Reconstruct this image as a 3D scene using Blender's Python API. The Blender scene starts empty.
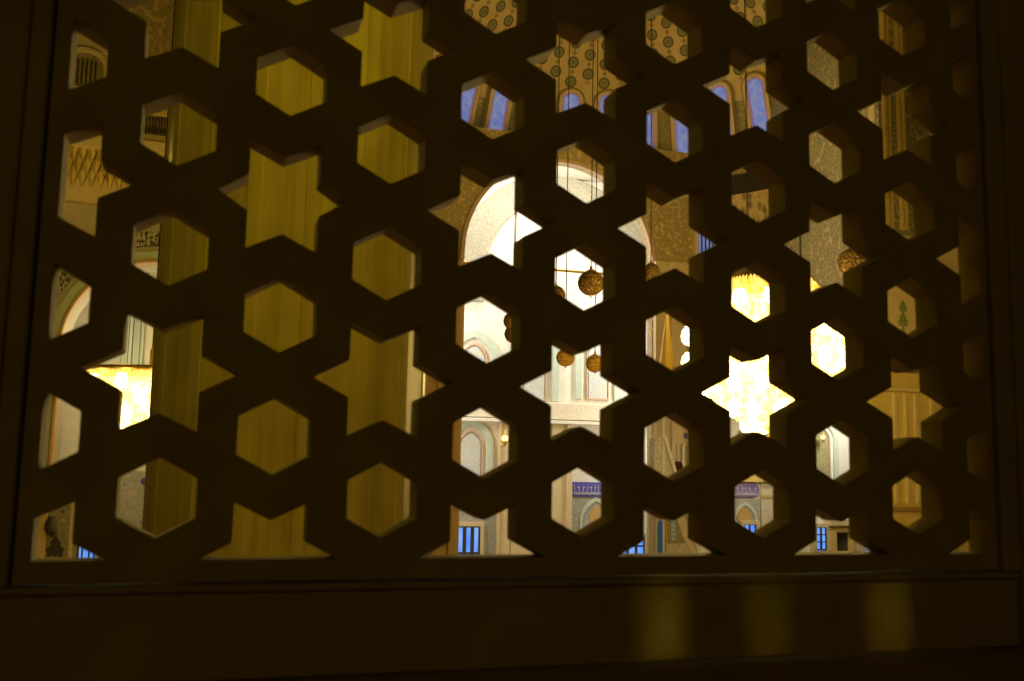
import bpy, bmesh, math, random
from mathutils import Vector, Matrix
from math import pi, sin, cos, tan, atan2, sqrt, radians
random.seed(7)
SC = bpy.context.scene
COL = SC.collection

# ------------------------------------------------------------------ camera
S = 0.15                     # pitch of the pierced screen, metres
ZL = 4.18                    # height of the screen's lower edge above the mosque floor
F = 991.84
PITCH, ROLL, YAW = 0.125801, -0.019303, -0.297558
CAM = Vector((1.23789*S, -8.28135*S, ZL + 0.8008*S))
ROT = Matrix.Rotation(YAW, 3, 'Z') @ Matrix.Rotation(PITCH, 3, 'X') @ Matrix.Rotation(ROLL, 3, 'Y')

def W(u, v, Y):
    """point of the plane y=Y that the photograph shows at pixel u, v"""
    r = ROT @ Vector(((u-512)/F, 1, -(v-340.5)/F))
    return CAM + r*((Y-CAM.y)/r.y)

def PX(Y, u=512):            # metres per pixel on plane Y
    return (W(u+1, 400, Y)-W(u, 400, Y)).x

cd = bpy.data.cameras.new('camera')
cam = bpy.data.objects.new('camera', cd); COL.objects.link(cam)
m = ROT.to_4x4() @ Matrix(((1,0,0,0),(0,0,-1,0),(0,1,0,0),(0,0,0,1)))
m.translation = CAM
cam.matrix_world = m
cd.sensor_width = 36; cd.lens = F/1024*36
cd.clip_start = 0.02; cd.clip_end = 300
cd.dof.use_dof = True; cd.dof.focus_distance = 20; cd.dof.aperture_fstop = 9
SC.camera = cam

# ------------------------------------------------------------------ materials
MATS = {}
def newmat(name):
    mt = bpy.data.materials.new(name); mt.use_nodes = True
    return mt, mt.node_tree.nodes, mt.node_tree.links, mt.node_tree.nodes['Principled BSDF']

def ramp(N, stops, interp='LINEAR'):
    r = N.new('ShaderNodeValToRGB'); r.color_ramp.interpolation = interp
    e = r.color_ramp.elements
    while len(e) < len(stops): e.new(0.5)
    for k, (p, c) in enumerate(stops):
        e[k].position = p; e[k].color = (*c, 1)
    return r

def ornament(name, stops, scale=3.0, kind='voronoi', rough=.6, stretch=(1,1,1), bump=.15, detail=2, metallic=0, interp='LINEAR'):
    """painted or carved ornament: a procedural pattern through a colour ramp"""
    mt, N, L, B = newmat(name)
    tc = N.new('ShaderNodeTexCoord'); mp = N.new('ShaderNodeMapping'); mp.inputs['Scale'].default_value = stretch
    L.new(tc.outputs['Object'], mp.inputs['Vector'])
    if kind == 'voronoi':
        t = N.new('ShaderNodeTexVoronoi'); t.inputs['Scale'].default_value = scale; out = t.outputs['Distance']
    elif kind == 'noise':
        t = N.new('ShaderNodeTexNoise'); t.inputs['Scale'].default_value = scale; t.inputs['Detail'].default_value = detail; out = t.outputs['Fac']
    elif kind == 'wave':
        t = N.new('ShaderNodeTexWave'); t.inputs['Scale'].default_value = scale; t.inputs['Distortion'].default_value = 1.5; t.inputs['Detail'].default_value = detail; out = t.outputs['Fac']
    elif kind == 'magic':
        t = N.new('ShaderNodeTexMagic'); t.turbulence_depth = detail; t.inputs['Scale'].default_value = scale; out = t.outputs['Fac']
    L.new(mp.outputs['Vector'], t.inputs['Vector'])
    r = ramp(N, stops, interp); L.new(out, r.inputs['Fac'])
    L.new(r.outputs['Color'], B.inputs['Base Color'])
    B.inputs['Roughness'].default_value = rough; B.inputs['Metallic'].default_value = metallic
    if bump:
        b = N.new('ShaderNodeBump'); b.inputs['Strength'].default_value = bump; b.inputs['Distance'].default_value = .02
        L.new(out, b.inputs['Height']); L.new(b.outputs['Normal'], B.inputs['Normal'])
    MATS[name] = mt
    return mt

def plain(name, col, rough=.6, metallic=0, var=.06, scale=4):
    return ornament(name, [(0.3, tuple(max(0, c*(1-var)) for c in col)), (0.7, tuple(c*(1+var) for c in col))], scale, 'noise', rough, bump=.05, metallic=metallic, detail=4)

def glow(name, col, strength, col2=None, scale=8, sample=True, stretch=(1,1,1)):
    mt, N, L, B = newmat(name)
    B.inputs['Base Color'].default_value = (*[c*.5 for c in col], 1)
    B.inputs['Emission Color'].default_value = (*col, 1); B.inputs['Emission Strength'].default_value = strength
    if col2:
        tc = N.new('ShaderNodeTexCoord'); mp = N.new('ShaderNodeMapping'); mp.inputs['Scale'].default_value = stretch
        t = N.new('ShaderNodeTexVoronoi'); t.inputs['Scale'].default_value = scale
        L.new(tc.outputs['Object'], mp.inputs['Vector']); L.new(mp.outputs['Vector'], t.inputs['Vector'])
        r = ramp(N, [(.15, col), (.75, col2)]); L.new(t.outputs['Distance'], r.inputs['Fac'])
        L.new(r.outputs['Color'], B.inputs['Emission Color'])
    if not sample: mt.cycles.emission_sampling = 'NONE'
    MATS[name] = mt
    return mt

def stone_mat():
    mt, N, L, B = newmat('screen_stone')
    tc = N.new('ShaderNodeTexCoord')
    n = N.new('ShaderNodeTexNoise'); n.inputs['Scale'].default_value = 14; n.inputs['Detail'].default_value = 6
    w = N.new('ShaderNodeTexNoise'); w.inputs['Scale'].default_value = 2.5; w.inputs['Detail'].default_value = 3
    L.new(tc.outputs['Object'], n.inputs['Vector']); L.new(tc.outputs['Object'], w.inputs['Vector'])
    mx = N.new('ShaderNodeMath'); mx.operation = 'MULTIPLY'; L.new(n.outputs['Fac'], mx.inputs[0]); L.new(w.outputs['Fac'], mx.inputs[1])
    r = ramp(N, [(.1, (.36,.27,.16)), (.4, (.50,.40,.26))]); L.new(mx.outputs[0], r.inputs['Fac'])
    L.new(r.outputs['Color'], B.inputs['Base Color']); B.inputs['Roughness'].default_value = .7
    b = N.new('ShaderNodeBump'); b.inputs['Strength'].default_value = .12; b.inputs['Distance'].default_value = .003
    L.new(n.outputs['Fac'], b.inputs['Height']); L.new(b.outputs['Normal'], B.inputs['Normal'])
    return mt
STONE = stone_mat()

def marble_mat():
    mt, N, L, B = newmat('pier_marble')
    tc = N.new('ShaderNodeTexCoord')
    mp = N.new('ShaderNodeMapping'); mp.inputs['Scale'].default_value = (9, 9, .25)
    n = N.new('ShaderNodeTexNoise'); n.inputs['Scale'].default_value = 1.6; n.inputs['Detail'].default_value = 6
    L.new(tc.outputs['Object'], mp.inputs['Vector']); L.new(mp.outputs['Vector'], n.inputs['Vector'])
    n2 = N.new('ShaderNodeTexNoise'); n2.inputs['Scale'].default_value = 3; n2.inputs['Detail'].default_value = 5
    L.new(tc.outputs['Object'], n2.inputs['Vector'])
    r = ramp(N, [(.3, (.40,.33,.19)), (.5, (.52,.43,.25)), (.75, (.60,.50,.30))]); L.new(n.outputs['Fac'], r.inputs['Fac'])
    r2 = ramp(N, [(.3, (.80,.80,.80)), (.7, (1,1,1))]); L.new(n2.outputs['Fac'], r2.inputs['Fac'])
    mx = N.new('ShaderNodeMix'); mx.data_type = 'RGBA'; mx.blend_type = 'MULTIPLY'; mx.inputs[0].default_value = 1
    L.new(r.outputs['Color'], mx.inputs[6]); L.new(r2.outputs['Color'], mx.inputs[7])
    L.new(mx.outputs[2], B.inputs['Base Color']); B.inputs['Roughness'].default_value = .45
    return mt
MARBLE = marble_mat()

def dome_mat():
    """cream plaster with rows of painted medallions hanging on thin lines; UV = azimuth, elevation in cells"""
    mt, N, L, B = newmat('dome_paint')
    uv = N.new('ShaderNodeUVMap'); sp = N.new('ShaderNodeSeparateXYZ'); L.new(uv.outputs['UV'], sp.inputs[0])
    def M(op, a, b=None, c=None):
        x = N.new('ShaderNodeMath'); x.operation = op
        for k, q in enumerate((a, b, c)):
            if q is None: continue
            if hasattr(q, 'links'): L.new(q, x.inputs[k])
            else: x.inputs[k].default_value = q
        return x.outputs[0]
    U, V = sp.outputs[0], sp.outputs[1]
    fu = M('SUBTRACT', M('FRACT', U), .5)
    odd = M('MODULO', M('FLOOR', U), 2)
    vv = M('ADD', V, M('MULTIPLY', M('ABSOLUTE', odd), .45))
    fv = M('SUBTRACT', M('FRACT', vv), .5)
    d = M('SQRT', M('ADD', M('POWER', M('MULTIPLY', M('ABSOLUTE', fu), 2.4), 2), M('POWER', M('MULTIPLY', M('ABSOLUTE', fv), 2.7), 2)))
    big = ramp(N, [(.0, (.16,.20,.10)), (.5, (.34,.31,.15)), (.72, (.07,.06,.03)), (.92, (.74,.56,.26))], 'LINEAR'); L.new(d, big.inputs['Fac'])
    line = M('LESS_THAN', M('ABSOLUTE', fu), .035)
    fv2 = M('SUBTRACT', M('FRACT', M('ADD', vv, .5)), .5)
    d2 = M('ADD', M('MULTIPLY', M('ABSOLUTE', fu), 6.0), M('MULTIPLY', M('ABSOLUTE', fv2), 7.0))
    small = M('LESS_THAN', d2, 1.0)
    any_ = M('MAXIMUM', line, small)
    up = M('GREATER_THAN', vv, 1.0)
    nz = N.new('ShaderNodeTexNoise'); nz.inputs['Scale'].default_value = 3; nz.inputs['Detail'].default_value = 4
    tc = N.new('ShaderNodeTexCoord'); L.new(tc.outputs['Object'], nz.inputs['Vector'])
    base = ramp(N, [(.3, (.66,.50,.24)), (.7, (.78,.60,.30))]); L.new(nz.outputs['Fac'], base.inputs['Fac'])
    m1 = N.new('ShaderNodeMix'); m1.data_type = 'RGBA'; L.new(base.outputs['Color'], m1.inputs[6]); m1.inputs[7].default_value = (.30,.22,.10,1); L.new(M('MULTIPLY', any_, .8), m1.inputs[0])
    near = M('LESS_THAN', d, .9)
    m2 = N.new('ShaderNodeMix'); m2.data_type = 'RGBA'; L.new(m1.outputs[2], m2.inputs[6]); L.new(big.outputs['Color'], m2.inputs[7]); L.new(near, m2.inputs[0])
    m3 = N.new('ShaderNodeMix'); m3.data_type = 'RGBA'; L.new(base.outputs['Color'], m3.inputs[6]); L.new(m2.outputs[2], m3.inputs[7]); L.new(up, m3.inputs[0])
    vo = N.new('ShaderNodeTexVoronoi'); vo.inputs['Scale'].default_value = 4.5; L.new(tc.outputs['Object'], vo.inputs['Vector'])
    vr = ramp(N, [(.05, (.14,.15,.06)), (.35, (.48,.38,.16)), (.6, (.22,.24,.09)), (.85, (.58,.42,.16))]); L.new(vo.outputs['Distance'], vr.inputs['Fac'])
    m4 = N.new('ShaderNodeMix'); m4.data_type = 'RGBA'; L.new(vr.outputs['Color'], m4.inputs[6]); L.new(m3.outputs[2], m4.inputs[7]); L.new(M('GREATER_THAN', V, -.5), m4.inputs[0])
    L.new(m4.outputs[2], B.inputs['Base Color']); B.inputs['Roughness'].default_value = .7
    return mt
DOME = dome_mat()

plain('white_plaster', (.80,.76,.66), .7)
plain('cream_plaster', (.74,.58,.34), .7)
plain('tan_stone', (.66,.51,.30), .6)
plain('beige_stone', (.70,.57,.34), .55)
plain('orange_stone', (.56,.36,.13), .55)
plain('yellow_stone', (.66,.50,.16), .55)
plain('brown_stone', (.36,.24,.10), .6)
plain('grey_stone', (.48,.42,.32), .6)
plain('dark_bronze', (.05,.04,.02), .5)
plain('dark_wood', (.022,.012,.005), .8)
plain('dark_cloth', (.06,.012,.01), .9)
plain('green_band', (.52,.60,.50), .6)
plain('red_band', (.58,.40,.30), .6)
plain('gold', (.72,.46,.11), .35, .6)
plain('brass_dark', (.34,.20,.05), .45, .5)
plain('cable', (.09,.06,.03), .5)
plain('blue_tile', (.10,.09,.42), .4)
plain('violet_tile', (.22,.17,.38), .4)
plain('cyan_tile', (.03,.20,.72), .3)
plain('scallop_blue', (.42,.62,.80), .4)
plain('pale_letter', (.50,.50,.66), .5)
ornament('brown_ornament', [(.05, (.14,.09,.04)), (.3, (.52,.36,.16)), (.55, (.30,.26,.12)), (.8, (.66,.46,.22))], 9, 'voronoi', bump=.3)
ornament('arch_paint', [(.1, (.20,.26,.18)), (.4, (.42,.40,.30)), (.62, (.32,.26,.18)), (.9, (.46,.44,.35))], 5, 'voronoi', stretch=(1,1,1.6))
ornament('rosette_ornament', [(.05, (.10,.08,.04)), (.3, (.44,.35,.19)), (.5, (.16,.16,.09)), (.8, (.50,.40,.22))], 5, 'voronoi', bump=.3)
ornament('muqarnas', [(.1, (.16,.10,.03)), (.5, (.60,.44,.18)), (.9, (.34,.24,.08))], 3.2, 'voronoi', stretch=(1,1,.55), bump=.6)
ornament('muqarnas_gold', [(.1, (.30,.20,.03)), (.5, (.66,.48,.12)), (.9, (.50,.34,.08))], 6, 'voronoi', stretch=(1,1,.6), bump=.6)
ornament('grey_tile', [(.08, (.16,.17,.20)), (.35, (.46,.45,.40)), (.6, (.32,.36,.34)), (.85, (.52,.44,.34))], 6, 'voronoi', .35)
ornament('pale_tile', [(.08, (.42,.40,.62)), (.35, (.66,.66,.62)), (.6, (.50,.58,.54)), (.85, (.72,.60,.48))], 5.5, 'voronoi', .35)
ornament('olive_tile', [(.08, (.10,.08,.06)), (.35, (.40,.34,.16)), (.6, (.24,.26,.14)), (.85, (.48,.36,.16))], 7, 'voronoi', .4)
ornament('dark_inscription', [(.47, (.05,.04,.05)), (.49, (.46,.42,.33))], 16, 'noise', stretch=(1.6,1,.8), interp='CONSTANT', detail=3)
ornament('cornice_paint', [(.1, (.66,.58,.38)), (.5, (.82,.76,.60)), (.8, (.74,.64,.48))], 6, 'voronoi')
ornament('scallop_tile', [(.3, (.16,.34,.42)), (.5, (.62,.74,.76)), (.7, (.20,.40,.46))], 1.5, 'wave', .35, stretch=(1,1,3))
ornament('carved_marble', [(.1, (.40,.35,.26)), (.4, (.68,.60,.46)), (.8, (.60,.52,.38))], 7, 'voronoi', bump=.5)
ornament('globe_openwork', [(.05, (.62,.42,.12)), (.28, (.34,.19,.04)), (.5, (.12,.06,.02)), (.8, (.48,.32,.09))], 13, 'voronoi', .4, bump=.8, metallic=.3)
ornament('spire_gold', [(.3, (.80,.52,.08)), (.7, (.88,.60,.12))], 2, 'noise', .35, metallic=.2)
ornament('screen_bands', [(.3, (.5,.4,.2)), (.7, (.6,.48,.25))], 3, 'wave')
glow('lamp_glass', (1.0,.80,.34), 9, sample=False)
glow('crystal_band', (1.0,.78,.26), 5.0, (1.0,.55,.06), 9, sample=False, stretch=(1,1,.45))  # glass strings and skirts given emission for the chandelier's glare
glow('crystal_band_gold', (1.0,.72,.2), 1.6, (.75,.40,.03), 10, sample=False, stretch=(1,1,.4))  # gilded top tier, its glow put into the material
glow('lit_ring', (1.0,.70,.18), 2.6, sample=False)  # gold rings given emission so they look lit by the lamps
glow('small_lamp', (1.0,.74,.26), 2.2)
plain('amber_glass', (.62,.36,.05), .3)
glow('sky_pane', (.07,.26,1.0), .9, (.22,.46,1.0), 3, sample=False, stretch=(1,1,.4))
glow('stained_pane', (.16,.27,.85), .42, (.42,.44,.80), 5, sample=False)
glow('stained_border', (.42,.16,.10), .45, (.16,.22,.62), 7, sample=False)
A = MATS

# ------------------------------------------------------------------ mesh helpers
def obj(name, bm, mat, parent=None, smooth=False, loc=None):
    me = bpy.data.meshes.new(name); bm.to_mesh(me); bm.free()
    return link(name, me, mat, parent, smooth, loc)
def link(name, me, mat, parent=None, smooth=False, loc=None):
    if mat: me.materials.clear(); me.materials.append(mat if not isinstance(mat, str) else A[mat])
    for p in me.polygons: p.use_smooth = smooth
    o = bpy.data.objects.new(name, me); COL.objects.link(o)
    if parent: o.parent = parent
    if loc is not None: o.location = loc
    return o
def thing(name, label, cat, loc=(0,0,0), group=None):
    o = bpy.data.objects.new(name, None); COL.objects.link(o); o.location = loc
    o.empty_display_size = .1
    o['label'] = label; o['category'] = cat
    if group: o['group'] = group
    return o
def tag(o, label, cat, group=None, kind=None):
    o['label'] = label; o['category'] = cat
    if group: o['group'] = group
    if kind: o['kind'] = kind
    return o
def struct(o, label=None, cat=None):
    o['kind'] = 'structure'
    if label: o['label'] = label
    if cat: o['category'] = cat
    return o
def box(bm, x0, x1, y0, y1, z0, z1):
    r = bmesh.ops.create_cube(bm, size=1)
    for v in r['verts']:
        v.co = Vector(((x0+x1)/2+v.co.x*(x1-x0), (y0+y1)/2+v.co.y*(y1-y0), (z0+z1)/2+v.co.z*(z1-z0)))
    return bm
def B1(*a):
    return box(bmesh.new(), *a)
def bevel(bm, w, seg=2):
    bmesh.ops.bevel(bm, geom=bm.edges[:], offset=w, segments=seg, affect='EDGES', profile=.5)
    return bm
def lathe(bm, prof, n=24, c=(0,0,0)):
    rings = []
    for r, z in prof:
        if r < 1e-5: rings.append([bm.verts.new((c[0], c[1], c[2]+z))])
        else: rings.append([bm.verts.new((c[0]+r*cos(2*pi*k/n), c[1]+r*sin(2*pi*k/n), c[2]+z)) for k in range(n)])
    for a, b in zip(rings, rings[1:]):
        for k in range(n):
            k2 = (k+1) % n
            f = [a[0]] if len(a) == 1 else [a[k], a[k2]]
            g = [b[0]] if len(b) == 1 else [b[k2], b[k]]
            if len(f)+len(g) > 2: bm.faces.new(f+g)
    for e in (rings[0], rings[-1]):
        if len(e) > 2: bm.faces.new(e if e is rings[-1] else e[::-1])
    bmesh.ops.recalc_face_normals(bm, faces=bm.faces[:])
    return bm
def tube(bm, p, q, r, n=8):
    p, q = Vector(p), Vector(q); d = q-p
    M = Matrix.Translation((p+q)/2) @ d.to_track_quat('Z', 'Y').to_matrix().to_4x4()
    bmesh.ops.create_cone(bm, cap_ends=True, segments=n, radius1=r, radius2=r, depth=d.length, matrix=M)
    return bm
def slab(name, outer, holes, y, th, mat, parent=None, bev=0, res=1):
    """plate in the x-z plane from y to y+th with pierced holes (fully thick, edges chamfered)"""
    cu = bpy.data.curves.new('tmp', 'CURVE'); cu.dimensions = '2D'; cu.fill_mode = 'BOTH'
    cu.extrude = th/2-bev; cu.bevel_depth = bev; cu.bevel_resolution = res; cu.offset = -bev
    for pts in [outer]+list(holes):
        sp = cu.splines.new('POLY'); sp.points.add(len(pts)-1); sp.use_cyclic_u = True
        for p, (x, z) in zip(sp.points, pts): p.co = (x, z, 0, 1)
    t = bpy.data.objects.new('tmp', cu); COL.objects.link(t)
    dg = bpy.context.evaluated_depsgraph_get(); dg.update()
    me = bpy.data.meshes.new_from_object(t.evaluated_get(dg))
    bpy.data.objects.remove(t); bpy.data.curves.remove(cu)
    me.transform(Matrix.Translation((0, y+th/2, 0)) @ Matrix.Rotation(pi/2, 4, 'X'))
    bm = bmesh.new(); bm.from_mesh(me)
    bmesh.ops.remove_doubles(bm, verts=bm.verts[:], dist=1e-5)
    bmesh.ops.recalc_face_normals(bm, faces=bm.faces[:]); bm.to_mesh(me); bm.free()
    me.name = name
    return link(name, me, mat, parent)
def arch(cx, w, z0, zs, point=0.0, n=24, rise=None):
    """outline of an arched opening: half width w, from z0 up to the springing zs"""
    pts = [(cx-w, z0), (cx+w, z0)]
    h = rise if rise else w
    for k in range(n+1):
        a = pi*k/n
        x, z = cos(a)*w, sin(a)*h
        z += point*h*max(0, 1-abs(x)/w)**1.5*(1 if point else 0)
        pts.append((cx+x, zs+z))
    return pts
def archring(cx, w, wi, z0, zs, point=0.0, pi_=None, n=32, dx=0):
    """an arch band without a foot: outer curve out, inner curve back"""
    o = arch(cx, w, z0, zs, point, n)[1:]+[(cx-w, z0)]
    i = arch(cx+dx, wi, z0, zs, point if pi_ is None else pi_, n)[1:]+[(cx+dx-wi, z0)]
    return o+i[::-1]
def rect(x0, x1, z0, z1): return [(x0,z0),(x1,z0),(x1,z1),(x0,z1)]

# ------------------------------------------------------------------ the pierced stone screen
C = 0.891255; HA, HB, HC = .2911, .3155, .1570
ST, SP, SQ, SN, SM = .590, .2931, .4729, .3325, .1561
HEX = [(0,-HB),(HA,-HC),(HA,HC),(0,HB),(-HA,HC),(-HA,-HC)]
STAR = [(0,-SN),(SP,-SQ),(SP,-SM),(ST,0),(SP,SM),(SP,SQ),(0,SN),(-SP,SQ),(-SP,SM),(-ST,0),(-SP,-SM),(-SP,-SQ)]
# hand-cut irregularities of the openings (column, row): shift
JIT = {(0,1):(.03,0),(0,2):(.03,0),(0,3):(.035,0),(0,4):(.03,0),(0,0):(.03,0),(1,.5):(.02,0),(2,3):(-.019,.008),(2,4):(0,.017),(3,1.5):(-.012,0),(3,2.5):(-.02,0),(3,3.5):(-.018,.018),(3,4.5):(-.017,.009),(4,4):(-.004,.024),
 (4,5):(0,.017),(5,2.5):(.011,.019),(5,3.5):(.012,.019),(5,.5):(.01,.008),(5,1.5):(-.009,-.008),(6,1):(.008,.006),(6,2):(.019,0),(6,3):(.02,.005),(6,4):(.019,.006),(6,5):(.011,-.013),
 (7,.5):(.03,-.008),(7,2.5):(.015,.006),(7,3.5):(.025,0),(7,4.5):(.013,0),(7,5.5):(.025,-.008),(8,1):(.02,-.011),(8,4):(.008,-.013),(8,5):(0,-.037),
 (9,.5):(-.02,.02),(9,2.5):(-.013,-.035),(9,3.5):(-.003,-.031),(9,4.5):(-.011,-.041),(9,5.5):(-.035,-.05),(1,3.5):(.013,-.012)}
ZT = 6.0; XR = 10*C
def clip(pts, ax, lim, sgn):
    out = []
    for k in range(len(pts)):
        a, b = pts[k-1], pts[k]
        ia, ib = sgn*(a[ax]-lim) >= -1e-9, sgn*(b[ax]-lim) >= -1e-9
        if ia != ib:
            t = (lim-a[ax])/(b[ax]-a[ax]); out.append((a[0]+t*(b[0]-a[0]), a[1]+t*(b[1]-a[1])))
        if ib: out.append(b)
    res = []
    for p in out:
        if not res or (abs(p[0]-res[-1][0])+abs(p[1]-res[-1][1])) > 1e-6: res.append(p)
    return res
def roundpoly(pts, r):
    out = []
    n = len(pts)
    for k in range(n):
        p, a, b = Vector(pts[k]), Vector(pts[k-1]), Vector(pts[(k+1) % n])
        da, db = (a-p), (b-p)
        rr = min(r, da.length*.4, db.length*.4)
        p1, p2 = p+da.normalized()*rr, p+db.normalized()*rr
        out += [tuple(p1), tuple((p1+p2)/4+p/2), tuple(p2)]
    return out
holes = []
for i in range(11):
    zs = [0,1,2,3,4,5,6] if i % 2 == 0 else [.5,1.5,2.5,3.5,4.5,5.5]
    for z in zs:
        star = (z % 3 == 0) if i % 2 == 0 else (z % 3 == 1.5)
        jx, jz = JIT.get((i, z), (random.uniform(-.008,.008), random.uniform(-.008,.008)) if 0 < i < 10 and 0 < z < 6 else (0,0))
        k = 1+random.uniform(-.012, .012)
        if (i, z) == (2,3): poly = [(x*(.9 if abs(x) > .4 else 1), y) for x, y in STAR]
        else: poly = STAR if star else HEX
        poly = [(i*C+jx+x*k, z+jz+y*k) for x, y in poly]
        for ax, lim, sg in ((0,0.05,1),(0,XR-.045,-1),(1,0.022,1),(1,ZT-.02,-1)): poly = clip(poly, ax, lim, sg)
        poly = roundpoly(poly, .012)
        holes.append([(x*S, ZL+y*S) for x, y in poly])
screen = thing('stone_screen', 'dark carved stone lattice screen pierced by hexagons and six pointed stars', 'screen', (XR*S/2, 0, ZL))
def sub(o, part):                                # a part of a part
    mw = o.matrix_basis.copy(); pm = part.matrix_basis.copy()
    o.parent = part; o.matrix_basis = pm.inverted() @ mw
    return o
def rel(o, p):                                   # parent while keeping the place
    o.parent = p; o.location = o.location-p.location; return o
TH = .319*S
g = slab('lattice', rect(-.07*S, (XR+.035)*S, ZL-.145*S, ZL+(ZT+.1)*S), holes, 0, TH, STONE, bev=.012*S, res=2)
rel(g, screen)
g['label'] = 'pierced lattice panel'
def fr(name, *bxs, bev=.006, mat=STONE):
    bm = bmesh.new()
    for b in bxs: box(bm, *b)
    bevel(bm, bev)
    return rel(obj(name, bm, mat), screen)
zb, zt = ZL-.16*S, ZL+(ZT+.1)*S
fr('side_moulding', (-.24*S, -.09*S, -.010, TH, zb, zt), bev=.004)
fr('side_moulding', (-1.4*S, -.243*S, -.014, TH+.05, zb-.5, zt), bev=.006)
fr('side_moulding', ((XR+.055)*S, (XR+.27)*S, -.010, TH, zb, zt), bev=.004)
fr('side_moulding', ((XR+.273)*S, (XR+1.9)*S, -.014, TH+.05, zb-.5, zt), bev=.006)
fr('bottom_rail', (-.24*S, (XR+.27)*S, -.006, TH, ZL-.225*S, ZL-.165*S), bev=.004)
fr('lower_panel', (-.24*S, (XR+.27)*S, 0, TH, ZL-.90*S, ZL-.235*S), bev=.004)
fr('ledge', (-1.4*S, (XR+1.9)*S, -.30, TH, ZL-1.30*S, ZL-.915*S), bev=.01)
fr('top_rail', (-1.4*S, (XR+1.9)*S, -.022, TH+.05, zt+.002, zt+.35), bev=.006)

# wall that the screen is let into
wf = slab('wall_front', rect(-7, 14, 0, 13), [rect(-1.39*S, (XR+1.89)*S, ZL-1.29*S, zt+.34)], .02, .09, 'brown_stone')
struct(wf)

# ------------------------------------------------------------------ hall shell
fl = obj('floor', B1(-16, 40, .6, 46, -.3, 0), A['brown_stone']); struct(fl)

YA, YB = 34.0, 38.0          # plane of the big arch and of the wall behind it
xl, xr = W(462, 330, YA).x, W(652, 330, YA).x
acx, arr = (xl+xr)/2, (xr-xl)/2
zsp = W(557, 259, YA).z
x700 = W(704, 330, YA).x
ztop = W(640, 147, YA).z
aw = slab('wall_arch', rect(W(230,330,YA).x, x700+9, 0, ztop),
          [arch(acx, arr, .02, zsp, n=40)], YA, .45, 'brown_ornament'); struct(aw)
def Xw(u): return W(u, 450, YA-.3).x
def Zw(v): return W(680, v, YA-.3).z
# plain stone piers of the arch
for k, (ua, ub, nm) in enumerate(((421, 461, 'orange_stone'), (653, 703, 'tan_stone'))):
    a, b = W(ua, 380, YA).x, W(ub, 380, YA).x
    bm = bmesh.new(); box(bm, a, b, YA-.25, YA-.01, 0, W(ua, 262, YA).z)
    if k == 0:
        box(bm, W(436,380,YA).x, W(441,380,YA).x, YA-.34, YA-.24, 0, W(ua, 262, YA).z)
        box(bm, W(450,380,YA).x, W(457,380,YA).x, YA-.40, YA-.24, 0, W(ua, 262, YA).z)
    else:
        box(bm, W(668,380,YA).x, W(672,380,YA).x, YA-.34, YA-.24, 0, W(ua, 262, YA).z)
        box(bm, W(690,380,YA).x, W(694,380,YA).x, YA-.34, YA-.24, 0, W(ua, 262, YA).z)
    struct(obj('trim_%d' % (k+1), bm, A[nm]))
struct(obj('dark_bay', B1(Xw(672.5), Xw(691.5), YA-.33, YA-.251, 0, Zw(446)), A['olive_tile']))
for ua, ub in ((676.5, 678), (681, 683.5), (687, 689.5)):
    struct(obj('thin_pilaster', bevel(B1(Xw(ua), Xw(ub), YA-.40, YA-.331, 0, Zw(444)), .015), A['beige_stone']))
tb = obj('blue_tile', bevel(B1(Xw(685), Xw(688), YA-.40, YA-.26, Zw(438.5), Zw(433)), .02), A['blue_tile'])
tag(tb, 'small violet blue tile on the stone pier above the pulpit stair', 'tile')
# reddish moulding round the arch
struct(slab('trim_3', archring(acx, arr+.14, arr-.02, zsp-.3, zsp), [], YA-.08, .2, 'red_band', bev=.02))

# back wall of the bay
bw = obj('wall_back', B1(xl-6, xr+7, YB, YB+.4, 0, ztop), A['white_plaster']); struct(bw)
# painted band that follows the arch on the back wall (a barrel soffit seen obliquely)
Zq = W(472, 330, YB).z
bcx = W(556, 259, YB).x; brr = (W(652,330,YB).x-W(455,330,YB).x)/2
struct(slab('trim_4', archring(bcx, brr*1.02, brr*.79, zsp-1.2, zsp, dx=.3), [], YB-.25, .24, 'arch_paint', bev=.03))
# returns that close the sides of the bay
bm = bmesh.new(); box(bm, xl-6, xl-5.7, YA+.5, YB, 0, ztop); box(bm, xr+6.7, xr+7, YA+1, YB, 0, ztop)
struct(obj('wall_returns', bm, A['white_plaster']))

struct(obj('ceiling_bay', B1(xl-5.7, xr+6.7, YA+.46, YB-.01, zsp+arr+.6, zsp+arr+.75), A['white_plaster']))
def px(Y): return PX(Y)
def Xp(u, Y): return W(u, 420, Y).x
def Zp(v, Y, u=560): return W(u, v, Y).z

# cornice with white fillet
yb = YB
bm = bmesh.new(); box(bm, xl-2, xr+2, yb-.28, yb-.002, Zp(420,yb), Zp(403,yb)); bevel(bm, .04)
struct(obj('cornice_band', bm, A['cornice_paint']))
bm = bmesh.new(); box(bm, xl-2, xr+2, yb-.38, yb-.002, Zp(424.5,yb), Zp(421,yb)); bevel(bm, .03)
struct(obj('cornice_fillet', bm, A['white_plaster']))

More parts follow.
